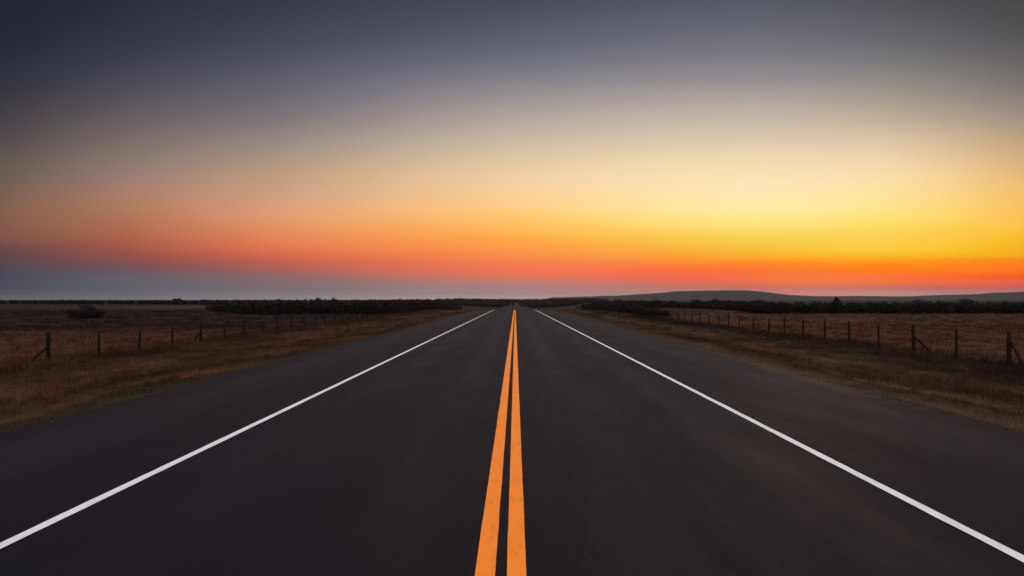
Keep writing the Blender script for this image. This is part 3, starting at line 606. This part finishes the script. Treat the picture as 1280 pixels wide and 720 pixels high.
DELTA = {-40: {0: (-0.0249, -0.0291, -0.0202), 25: (-0.0221, -0.0238, -0.0207), 50: (-0.021, -0.0232, -0.0213), 75: (-0.0216, -0.0239, -0.0216), 100: (-0.0233, -0.0252, -0.0222), 125: (-0.0243, -0.0261, -0.022), 150: (-0.0264, -0.0281, -0.0227), 175: (-0.0287, -0.0294, -0.0223), 200: (-0.0301, -0.0298, -0.0213), 220: (-0.0328, -0.0311, -0.0207), 240: (-0.0333, -0.0326, -0.0203), 260: (-0.0369, -0.0329, -0.0188), 275: (-0.0398, -0.034, -0.0183), 290: (-0.0426, -0.0343, -0.0172), 300: (-0.0415, -0.0347, -0.0179), 310: (-0.0463, -0.0366, -0.0167), 318: (-0.0497, -0.0361, -0.0174), 325: (-0.051, -0.0351, -0.0175), 332: (-0.0512, -0.0346, -0.0184), 339: (-0.0549, -0.0353, -0.0193), 346: (-0.0572, -0.0345, -0.0201), 353: (-0.0598, -0.0378, -0.027), 360: (-0.0698, -0.0484, -0.0421), 367: (-0.0817, -0.0613, -0.0601), 374: (-0.0475, -0.0335, -0.0403)}, 30: {0: (-0.0249, -0.0291, -0.0202), 25: (-0.0221, -0.0238, -0.0207), 50: (-0.021, -0.0232, -0.0213), 75: (-0.0216, -0.0239, -0.0216), 100: (-0.0233, -0.0252, -0.0222), 125: (-0.0243, -0.0261, -0.022), 150: (-0.0264, -0.0281, -0.0227), 175: (-0.0287, -0.0294, -0.0223), 200: (-0.0301, -0.0298, -0.0213), 220: (-0.0328, -0.0311, -0.0207), 240: (-0.0333, -0.0326, -0.0203), 260: (-0.0369, -0.0329, -0.0188), 275: (-0.0398, -0.034, -0.0183), 290: (-0.0426, -0.0343, -0.0172), 300: (-0.0415, -0.0347, -0.0179), 310: (-0.0463, -0.0366, -0.0167), 318: (-0.0497, -0.0361, -0.0174), 325: (-0.051, -0.0351, -0.0175), 332: (-0.0512, -0.0346, -0.0184), 339: (-0.0549, -0.0353, -0.0193), 346: (-0.0572, -0.0345, -0.0201), 353: (-0.0598, -0.0378, -0.027), 360: (-0.0698, -0.0484, -0.0421), 367: (-0.0817, -0.0613, -0.0601), 374: (-0.0475, -0.0335, -0.0403)}, 95: {0: (-0.0186, -0.0214, -0.0203), 25: (-0.0196, -0.0219, -0.021), 50: (-0.0209, -0.0232, -0.0218), 75: (-0.0223, -0.0243, -0.0223), 100: (-0.0231, -0.0253, -0.0223), 125: (-0.025, -0.0271, -0.0228), 150: (-0.0264, -0.028, -0.0226), 175: (-0.0284, -0.0291, -0.0226), 200: (-0.0303, -0.0305, -0.0223), 220: (-0.034, -0.0319, -0.0207), 240: (-0.0317, -0.033, -0.0206), 260: (-0.0367, -0.034, -0.0204), 275: (-0.0409, -0.0359, -0.0193), 290: (-0.0415, -0.0351, -0.0179), 300: (-0.0421, -0.0367, -0.0183), 310: (-0.0478, -0.0373, -0.0175), 318: (-0.048, -0.0384, -0.0184), 325: (-0.0498, -0.0355, -0.0167), 332: (-0.0529, -0.0375, -0.02), 339: (-0.0574, -0.0369, -0.0185), 346: (-0.0599, -0.0338, -0.0182), 353: (-0.0589, -0.0355, -0.0237), 360: (-0.0679, -0.0444, -0.036), 367: (-0.079, -0.0552, -0.0521), 374: (-0.0446, -0.0311, -0.0373)}, 160: {0: (-0.019, -0.0215, -0.0207), 25: (-0.02, -0.0224, -0.0218), 50: (-0.0217, -0.0239, -0.023), 75: (-0.0223, -0.0246, -0.0225), 100: (-0.0236, -0.026, -0.0226), 125: (-0.025, -0.0272, -0.0233), 150: (-0.0273, -0.0284, -0.0236), 175: (-0.0291, -0.0299, -0.0236), 200: (-0.0323, -0.0306, -0.0222), 220: (-0.0341, -0.0321, -0.021), 240: (-0.0327, -0.0339, -0.0212), 260: (-0.039, -0.0348, -0.0205), 275: (-0.0422, -0.0382, -0.0211), 290: (-0.0425, -0.0364, -0.019), 300: (-0.0475, -0.039, -0.019), 310: (-0.0438, -0.0389, -0.0185), 318: (-0.0477, -0.0402, -0.0181), 325: (-0.0533, -0.0378, -0.0179), 332: (-0.0536, -0.0392, -0.0198), 339: (-0.0591, -0.0377, -0.0179), 346: (-0.0631, -0.0343, -0.0173), 353: (-0.0614, -0.0366, -0.0233), 360: (-0.0693, -0.0432, -0.0333), 367: (-0.0782, -0.0529, -0.0487), 374: (-0.0449, -0.0308, -0.0358)}, 250: {0: (-0.0201, -0.0226, -0.0217), 25: (-0.0211, -0.0231, -0.0226), 50: (-0.0224, -0.0245, -0.0231), 75: (-0.0238, -0.0258, -0.0233), 100: (-0.0246, -0.0266, -0.023), 125: (-0.0271, -0.0285, -0.0244), 150: (-0.0294, -0.0301, -0.0251), 175: (-0.031, -0.0305, -0.0235), 200: (-0.0336, -0.0329, -0.0243), 220: (-0.036, -0.0344, -0.0236), 240: (-0.0373, -0.0361, -0.0225), 260: (-0.0388, -0.0362, -0.0201), 275: (-0.0426, -0.0385, -0.0206), 290: (-0.0444, -0.0389, -0.02), 300: (-0.0468, -0.0407, -0.0187), 310: (-0.0421, -0.0394, -0.0191), 318: (-0.0459, -0.042, -0.0177), 325: (-0.0519, -0.0409, -0.0198), 332: (-0.0523, -0.0404, -0.0193), 339: (-0.0598, -0.0403, -0.0193), 346: (-0.0655, -0.0359, -0.0167), 353: (-0.0657, -0.0388, -0.0226), 360: (-0.0722, -0.0435, -0.0322), 367: (-0.0753, -0.0495, -0.043), 374: (-0.044, -0.0258, -0.0287)}, 340: {0: (-0.0214, -0.0233, -0.0228), 25: (-0.0221, -0.024, -0.0232), 50: (-0.024, -0.0256, -0.0239), 75: (-0.0248, -0.0266, -0.0238), 100: (-0.0275, -0.0282, -0.0243), 125: (-0.0294, -0.0299, -0.0256), 150: (-0.0319, -0.0318, -0.026), 175: (-0.034, -0.0332, -0.0247), 200: (-0.0369, -0.0358, -0.026), 220: (-0.0388, -0.0373, -0.025), 240: (-0.0437, -0.0396, -0.0234), 260: (-0.0427, -0.0395, -0.02), 275: (-0.0432, -0.0395, -0.0211), 290: (-0.0458, -0.0408, -0.0199), 300: (-0.0476, -0.0412, -0.02), 310: (-0.047, -0.0418, -0.0186), 318: (-0.0468, -0.0432, -0.0178), 325: (-0.0545, -0.0447, -0.0203), 332: (-0.0537, -0.0429, -0.0203), 339: (-0.0594, -0.043, -0.0189), 346: (-0.0728, -0.0399, -0.017), 353: (-0.0711, -0.0403, -0.0214), 360: (-0.0775, -0.045, -0.0304), 367: (-0.077, -0.0494, -0.0405), 374: (-0.0458, -0.0187, -0.0214)}, 440: {0: (-0.0233, -0.0245, -0.0243), 25: (-0.0243, -0.0254, -0.0241), 50: (-0.026, -0.0271, -0.0247), 75: (-0.0276, -0.0284, -0.0251), 100: (-0.0297, -0.0294, -0.0254), 125: (-0.0326, -0.0318, -0.0269), 150: (-0.0356, -0.0345, -0.0274), 175: (-0.0376, -0.036, -0.0257), 200: (-0.0416, -0.0384, -0.0268), 220: (-0.0433, -0.0394, -0.0265), 240: (-0.0473, -0.0409, -0.0236), 260: (-0.0493, -0.042, -0.022), 275: (-0.0527, -0.0441, -0.0237), 290: (-0.0538, -0.0456, -0.0217), 300: (-0.057, -0.0456, -0.0213), 310: (-0.0564, -0.0446, -0.0202), 318: (-0.0572, -0.0474, -0.0187), 325: (-0.0654, -0.05, -0.0211), 332: (-0.0554, -0.0482, -0.0212), 339: (-0.0657, -0.047, -0.0189), 346: (-0.0755, -0.0459, -0.02), 353: (-0.0838, -0.0429, -0.0191), 360: (-0.0858, -0.0448, -0.0265), 367: (-0.089, -0.0521, -0.0393), 374: (-0.0444, -0.013, -0.0112)}, 540: {0: (-0.026, -0.026, -0.0256), 25: (-0.0271, -0.027, -0.0246), 50: (-0.0296, -0.0292, -0.0258), 75: (-0.0316, -0.0298, -0.0257), 100: (-0.0337, -0.0313, -0.0265), 125: (-0.0367, -0.0339, -0.0272), 150: (-0.0405, -0.0376, -0.028), 175: (-0.0437, -0.0387, -0.0272), 200: (-0.0482, -0.041, -0.0273), 220: (-0.0508, -0.0419, -0.0272), 240: (-0.0557, -0.0445, -0.0246), 260: (-0.0592, -0.0455, -0.0235), 275: (-0.0661, -0.0477, -0.0243), 290: (-0.0727, -0.052, -0.023), 300: (-0.0715, -0.0531, -0.0243), 310: (-0.0756, -0.0529, -0.0215), 318: (-0.0772, -0.053, -0.0192), 325: (-0.0816, -0.0547, -0.0194), 332: (-0.0788, -0.0577, -0.0211), 339: (-0.075, -0.0521, -0.0183), 346: (-0.079, -0.0523, -0.0212), 353: (-0.1044, -0.0479, -0.0169), 360: (-0.1072, -0.0506, -0.0261), 367: (-0.1059, -0.0552, -0.0371), 374: (-0.0537, -0.0102, 0.0002)}, 640: {0: (-0.0305, -0.0286, -0.0275), 25: (-0.0314, -0.0294, -0.0256), 50: (-0.0349, -0.0316, -0.0267), 75: (-0.0376, -0.0327, -0.0272), 100: (-0.04, -0.0345, -0.0273), 125: (-0.0447, -0.0381, -0.0282), 150: (-0.0493, -0.0407, -0.0281), 175: (-0.0549, -0.0437, -0.0291), 200: (-0.0612, -0.0469, -0.029), 220: (-0.0651, -0.0471, -0.0268), 240: (-0.0712, -0.0504, -0.0253), 260: (-0.0788, -0.053, -0.0258), 275: (-0.0915, -0.0571, -0.0267), 290: (-0.0949, -0.0588, -0.0248), 300: (-0.105, -0.0648, -0.0242), 310: (-0.1045, -0.0644, -0.0235), 318: (-0.1133, -0.0635, -0.0196), 325: (-0.1161, -0.0637, -0.0186), 332: (-0.1178, -0.0705, -0.0191), 339: (-0.1141, -0.0658, -0.0197), 346: (-0.1077, -0.0669, -0.0265), 353: (-0.1423, -0.0606, -0.016), 360: (-0.1446, -0.0582, -0.0201), 367: (-0.1414, -0.063, -0.033), 374: (-0.0977, -0.0208, 0.0)}, 740: {0: (-0.0349, -0.0306, -0.0281), 25: (-0.0378, -0.0323, -0.0268), 50: (-0.0424, -0.0345, -0.0275), 75: (-0.0463, -0.0363, -0.028), 100: (-0.0521, -0.0402, -0.0295), 125: (-0.0576, -0.0437, -0.0295), 150: (-0.0652, -0.0473, -0.0295), 175: (-0.0745, -0.0518, -0.0305), 200: (-0.0834, -0.0551, -0.0293), 220: (-0.0912, -0.0573, -0.0285), 240: (-0.1033, -0.062, -0.025), 260: (-0.1179, -0.0659, -0.0251), 275: (-0.1346, -0.0699, -0.0273), 290: (-0.1467, -0.0748, -0.0241), 300: (-0.1577, -0.0775, -0.0249), 310: (-0.169, -0.0844, -0.0244), 318: (-0.1777, -0.0816, -0.02), 325: (-0.1862, -0.0821, -0.0189), 332: (-0.1894, -0.0921, -0.0199), 339: (-0.1899, -0.0901, -0.019), 346: (-0.1888, -0.0903, -0.0248), 353: (-0.2152, -0.0888, -0.0175), 360: (-0.2251, -0.0838, -0.0246), 367: (-0.2188, -0.0846, -0.0346), 374: (-0.1838, -0.0405, -0.0019)}, 840: {0: (-0.0418, -0.0341, -0.0296), 25: (-0.046, -0.0356, -0.0276), 50: (-0.0514, -0.0382, -0.0283), 75: (-0.0586, -0.042, -0.0296), 100: (-0.0665, -0.0461, -0.0301), 125: (-0.0764, -0.0512, -0.0306), 150: (-0.087, -0.0557, -0.0309), 175: (-0.1026, -0.063, -0.0317), 200: (-0.1167, -0.0669, -0.0298), 220: (-0.1331, -0.0721, -0.0287), 240: (-0.1542, -0.0804, -0.0256), 260: (-0.1806, -0.085, -0.0234), 275: (-0.2024, -0.09, -0.0245), 290: (-0.2285, -0.1005, -0.0251), 300: (-0.2512, -0.1047, -0.0233), 310: (-0.2728, -0.1101, -0.0236), 318: (-0.29, -0.1147, -0.0199), 325: (-0.3008, -0.1128, -0.0203), 332: (-0.3112, -0.1289, -0.0234), 339: (-0.3234, -0.1314, -0.017), 346: (-0.3189, -0.1324, -0.025), 353: (-0.3455, -0.1344, -0.0237), 360: (-0.3629, -0.1272, -0.0326), 367: (-0.3575, -0.1251, -0.0436), 374: (-0.3291, -0.0813, -0.0164)}, 940: {0: (-0.0483, -0.0364, -0.0297), 25: (-0.0529, -0.0381, -0.0273), 50: (-0.0612, -0.0423, -0.0288), 75: (-0.0703, -0.0464, -0.0294), 100: (-0.0823, -0.0526, -0.0308), 125: (-0.0954, -0.0582, -0.0304), 150: (-0.1105, -0.0634, -0.0296), 175: (-0.1339, -0.0745, -0.0319), 200: (-0.157, -0.0816, -0.0301), 220: (-0.1828, -0.09, -0.0295), 240: (-0.2141, -0.101, -0.0241), 260: (-0.2507, -0.1086, -0.0209), 275: (-0.2867, -0.1162, -0.0208), 290: (-0.3281, -0.1318, -0.0245), 300: (-0.3613, -0.1407, -0.0221), 310: (-0.3935, -0.144, -0.0219), 318: (-0.4134, -0.1495, -0.0206), 325: (-0.4399, -0.1524, -0.0202), 332: (-0.4445, -0.173, -0.0237), 339: (-0.4852, -0.212, -0.0163), 346: (-0.4954, -0.2424, -0.0228), 353: (-0.4957, -0.2344, -0.028), 360: (-0.5418, -0.1805, -0.0356), 367: (-0.605, -0.1655, -0.0435), 374: (-0.5588, -0.1202, -0.0198)}, 1020: {0: (-0.0526, -0.0387, -0.0305), 25: (-0.0588, -0.041, -0.0285), 50: (-0.0674, -0.045, -0.0295), 75: (-0.0782, -0.05, -0.0306), 100: (-0.0909, -0.0558, -0.0307), 125: (-0.106, -0.0625, -0.0313), 150: (-0.1263, -0.0707, -0.0321), 175: (-0.1505, -0.0804, -0.0315), 200: (-0.177, -0.0885, -0.0296), 220: (-0.2074, -0.099, -0.0288), 240: (-0.2432, -0.1108, -0.0248), 260: (-0.2891, -0.1215, -0.0232), 275: (-0.3281, -0.131, -0.0227), 290: (-0.3733, -0.1486, -0.0243), 300: (-0.4093, -0.1582, -0.0228), 310: (-0.4443, -0.1612, -0.0201), 318: (-0.4782, -0.1574, -0.0193), 325: (-0.5019, -0.1741, -0.0202), 332: (-0.5137, -0.1884, -0.0209), 339: (-0.5469, -0.2312, -0.0209), 346: (-0.574, -0.3134, -0.0191), 353: (-0.5561, -0.3021, -0.0353), 360: (-0.7412, -0.2363, -0.0363), 367: (-0.8124, -0.1788, -0.0381), 374: (-0.7578, -0.1456, -0.0266)}, 1100: {0: (-0.0538, -0.0399, -0.0306), 25: (-0.0605, -0.0424, -0.0299), 50: (-0.07, -0.0466, -0.0307), 75: (-0.0795, -0.0504, -0.031), 100: (-0.0917, -0.0564, -0.0313), 125: (-0.107, -0.0637, -0.0327), 150: (-0.1262, -0.0714, -0.034), 175: (-0.1459, -0.0781, -0.0294), 200: (-0.1723, -0.0863, -0.029), 220: (-0.1991, -0.0945, -0.0261), 240: (-0.2318, -0.1057, -0.0243), 260: (-0.273, -0.116, -0.024), 275: (-0.3105, -0.1248, -0.0242), 290: (-0.3508, -0.1432, -0.0243), 300: (-0.3828, -0.1479, -0.0203), 310: (-0.4114, -0.1485, -0.0182), 318: (-0.4488, -0.1449, -0.0205), 325: (-0.4682, -0.1633, -0.0225), 332: (-0.4815, -0.1727, -0.0221), 339: (-0.4947, -0.1815, -0.0254), 346: (-0.5393, -0.2788, -0.019), 353: (-0.4893, -0.2632, -0.0397), 360: (-0.6482, -0.2291, -0.0424), 367: (-0.6735, -0.1539, -0.0242), 374: (-0.6567, -0.1416, -0.0331)}, 1175: {0: (-0.0532, -0.0398, -0.0306), 25: (-0.0594, -0.0426, -0.0302), 50: (-0.068, -0.0466, -0.0311), 75: (-0.0773, -0.051, -0.0318), 100: (-0.0879, -0.0549, -0.0318), 125: (-0.1018, -0.0621, -0.0328), 150: (-0.1185, -0.0693, -0.0338), 175: (-0.1347, -0.0744, -0.0302), 200: (-0.1557, -0.081, -0.0294), 220: (-0.1767, -0.0885, -0.0277), 240: (-0.2052, -0.0974, -0.0261), 260: (-0.237, -0.1074, -0.0266), 275: (-0.2638, -0.1116, -0.0243), 290: (-0.3033, -0.1286, -0.0246), 300: (-0.3202, -0.1276, -0.0214), 310: (-0.3433, -0.1314, -0.0187), 318: (-0.3693, -0.1159, -0.0216), 325: (-0.3961, -0.1452, -0.0379), 332: (-0.3909, -0.1426, -0.039), 339: (-0.3953, -0.1509, -0.0457), 346: (-0.4256, -0.1976, -0.0237), 353: (-0.3996, -0.2096, -0.0376), 360: (-0.4596, -0.1693, -0.0435), 367: (-0.4412, -0.1309, -0.0289), 374: (-0.4606, -0.1307, -0.0455)}, 1250: {0: (-0.0511, -0.0389, -0.03), 25: (-0.0569, -0.042, -0.0305), 50: (-0.0644, -0.0462, -0.0319), 75: (-0.0724, -0.0491, -0.032), 100: (-0.0822, -0.0535, -0.0327), 125: (-0.0938, -0.059, -0.0326), 150: (-0.1068, -0.0651, -0.0317), 175: (-0.1225, -0.0721, -0.0333), 200: (-0.1376, -0.0768, -0.0313), 220: (-0.1545, -0.0834, -0.0298), 240: (-0.1736, -0.088, -0.0287), 260: (-0.1983, -0.0971, -0.0282), 275: (-0.2106, -0.0988, -0.0237), 290: (-0.242, -0.1061, -0.0235), 300: (-0.2634, -0.1178, -0.0252), 310: (-0.2728, -0.1142, -0.023), 318: (-0.2868, -0.0898, -0.0298), 325: (-0.3121, -0.1259, -0.0526), 332: (-0.2907, -0.1125, -0.0549), 339: (-0.3161, -0.1219, -0.0553), 346: (-0.3221, -0.1391, -0.0318), 353: (-0.3056, -0.1638, -0.0319), 360: (-0.3475, -0.1326, -0.0453), 367: (-0.3265, -0.1119, -0.0367), 374: (-0.3408, -0.12, -0.0579)}, 1330: {0: (-0.0511, -0.0389, -0.03), 25: (-0.0569, -0.042, -0.0305), 50: (-0.0644, -0.0462, -0.0319), 75: (-0.0724, -0.0491, -0.032), 100: (-0.0822, -0.0535, -0.0327), 125: (-0.0938, -0.059, -0.0326), 150: (-0.1068, -0.0651, -0.0317), 175: (-0.1225, -0.0721, -0.0333), 200: (-0.1376, -0.0768, -0.0313), 220: (-0.1545, -0.0834, -0.0298), 240: (-0.1736, -0.088, -0.0287), 260: (-0.1983, -0.0971, -0.0282), 275: (-0.2106, -0.0988, -0.0237), 290: (-0.242, -0.1061, -0.0235), 300: (-0.2634, -0.1178, -0.0252), 310: (-0.2728, -0.1142, -0.023), 318: (-0.2868, -0.0898, -0.0298), 325: (-0.3121, -0.1259, -0.0526), 332: (-0.2907, -0.1125, -0.0549), 339: (-0.3161, -0.1219, -0.0553), 346: (-0.3221, -0.1391, -0.0318), 353: (-0.3056, -0.1638, -0.0319), 360: (-0.3475, -0.1326, -0.0453), 367: (-0.3265, -0.1119, -0.0367), 374: (-0.3408, -0.12, -0.0579)}}

def pchip(xs, ys, xq):
    xs, ys = np.array(xs, float), np.array(ys, float)
    h = np.diff(xs); d = np.diff(ys) / h
    m = np.zeros(len(xs)); m[0], m[-1] = d[0], d[-1]
    for i in range(1, len(xs) - 1):
        if d[i - 1] * d[i] > 0:
            w1, w2 = 2 * h[i] + h[i - 1], h[i] + 2 * h[i - 1]
            m[i] = (w1 + w2) / (w1 / d[i - 1] + w2 / d[i])
    out = []
    for q in xq:
        i = int(np.clip(np.searchsorted(xs, q) - 1, 0, len(xs) - 2))
        if q < xs[0]: out.append(ys[0] + m[0] * (q - xs[0])); continue
        if q > xs[-1]: out.append(ys[-1] + m[-1] * (q - xs[-1])); continue
        t = (q - xs[i]) / h[i]
        out.append((1 + 2 * t) * (1 - t) ** 2 * ys[i] + t * (1 - t) ** 2 * h[i] * m[i] + t * t * (3 - 2 * t) * ys[i + 1] + t * t * (t - 1) * h[i] * m[i + 1])
    return np.array(out)
ROWS = [0, 25, 50, 75, 100, 125, 150, 175, 200, 220, 240, 260, 275, 290, 300, 310, 318, 325, 332, 339, 346, 353, 360, 367, 374]
COLS = [-40, 30, 95, 160, 250, 340, 440, 540, 640, 740, 840, 940, 1020, 1100, 1175, 1250, 1330]
_k = sorted(SKY)
_t = np.array([[pchip([p[0] for p in SKY[k]], [p[1 + ch] for p in SKY[k]], ROWS) for ch in range(3)] for k in _k])   # knot, channel, row
SKY = {}
_f = np.stack([[pchip(_k, _t[:, ch, j], COLS) for j in range(len(ROWS))] for ch in range(3)])                       # channel, row, col
for c_, px in enumerate(COLS):
    SKY[px] = [(ROWS[j],) + tuple(float(np.clip(_f[ch, j, c_], 8, 255)) for ch in range(3)) for j in range(len(ROWS))]
w = bpy.data.worlds.new('World'); S.world = w; w.use_nodes = True
nt = w.node_tree; nt.nodes.clear()
out = N(nt, 'ShaderNodeOutputWorld')
tc = N(nt, 'ShaderNodeTexCoord'); sp = N(nt, 'ShaderNodeSeparateXYZ'); nt.links.new(tc.outputs['Generated'], sp.inputs[0])
az = mathn(nt, 'ARCTAN2', sp.outputs[0], sp.outputs[1])
hyp = mathn(nt, 'SQRT', mathn(nt, 'ADD', mathn(nt, 'MULTIPLY', sp.outputs[0], sp.outputs[0]), mathn(nt, 'MULTIPLY', sp.outputs[1], sp.outputs[1])))
te = mathn(nt, 'DIVIDE', sp.outputs[2], mathn(nt, 'MAXIMUM', hyp, 1e-4))      # tangent of the elevation
T0, T1 = -0.01, 0.40
tt = maprange(nt, te, T0, T1)
prev = None; prev_az = None
for px in sorted(SKY):
    a = math.atan2(px - VPX, F); sec = math.hypot(F, px - VPX)
    st = []
    for i, (row, r, g, b_) in enumerate(SKY[px]):
        c = [lin(r), lin(g), lin(b_)]
        dl = DELTA.get(px, {}).get(row)
        if dl: c = [max(0.0, q + d) for q, d in zip(c, dl)]
        st.append((((VPY - row) / sec - T0) / (T1 - T0), tuple(c)))
    st.sort()
    r_ = ramp(nt, st, tt); r_.color_ramp.interpolation = 'LINEAR'
    if prev is None: prev = r_.outputs[0]
    else: prev = mixc(nt, maprange(nt, az, prev_az, a), prev, r_.outputs[0])
    prev_az = a
# overhead and behind the camera: unseen fill, made extra bright to light the paint
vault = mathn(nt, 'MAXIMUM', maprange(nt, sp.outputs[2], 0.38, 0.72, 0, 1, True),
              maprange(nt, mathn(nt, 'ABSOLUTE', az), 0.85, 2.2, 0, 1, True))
sky_fill = ramp(nt, [(0.0, (0.50, 0.42, 0.45)), (0.35, (0.74, 0.70, 0.76)), (1.0, (1.24, 1.17, 1.22))], sp.outputs[2]).outputs[0]
skyc = mixc(nt, vault, prev, sky_fill)
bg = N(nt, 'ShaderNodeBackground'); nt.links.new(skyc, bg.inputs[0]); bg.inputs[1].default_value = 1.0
sky = N(nt, 'ShaderNodeTexSky'); sky.sky_type = 'NISHITA'; sky.sun_disc = False
sky.sun_elevation = math.radians(SUN_EL); sky.sun_rotation = math.radians(SUN_AZ)
sky.air_density = 1.0; sky.dust_density = 1.0
bg2 = N(nt, 'ShaderNodeBackground'); nt.links.new(sky.outputs[0], bg2.inputs[0]); bg2.inputs[1].default_value = 0.02
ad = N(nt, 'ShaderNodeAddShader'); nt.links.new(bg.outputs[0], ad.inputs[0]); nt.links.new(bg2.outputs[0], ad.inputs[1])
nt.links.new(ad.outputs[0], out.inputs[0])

sd = bpy.data.lights.new('sun', 'SUN'); sd.energy = 0.12; sd.angle = math.radians(8); sd.color = (1.0, 0.62, 0.32)
so = bpy.data.objects.new('sun', sd); C.objects.link(so)
sa, se = math.radians(SUN_AZ), math.radians(SUN_EL)
dirv = Vector((math.sin(sa) * math.cos(se), math.cos(sa) * math.cos(se), math.sin(se)))
so.rotation_euler = dirv.to_track_quat('Z', 'Y').to_euler(); so.location = (300, 800, 60)

# ------------------------------------------------------------------ camera
cd = bpy.data.cameras.new('camera'); cam = bpy.data.objects.new('camera', cd); C.objects.link(cam)
cd.sensor_width = 36.0; cd.lens = 36.0 * F / 1280.0
cd.clip_start = 0.05; cd.clip_end = 30000
cam.location = (0, 0, CAM_H)
pitch = math.atan((VPY - 360.0) / F); yaw = math.atan((VPX - 640.0) / F)
cam.rotation_euler = (math.pi / 2 + pitch, 0, yaw)
S.camera = cam
S.view_settings.view_transform = 'Standard'; S.view_settings.look = 'None'
S.view_settings.exposure = 0; S.view_settings.gamma = 1
S.render.engine = 'CYCLES'
S.cycles.use_denoising = True
S.cycles.volume_bounces = 1
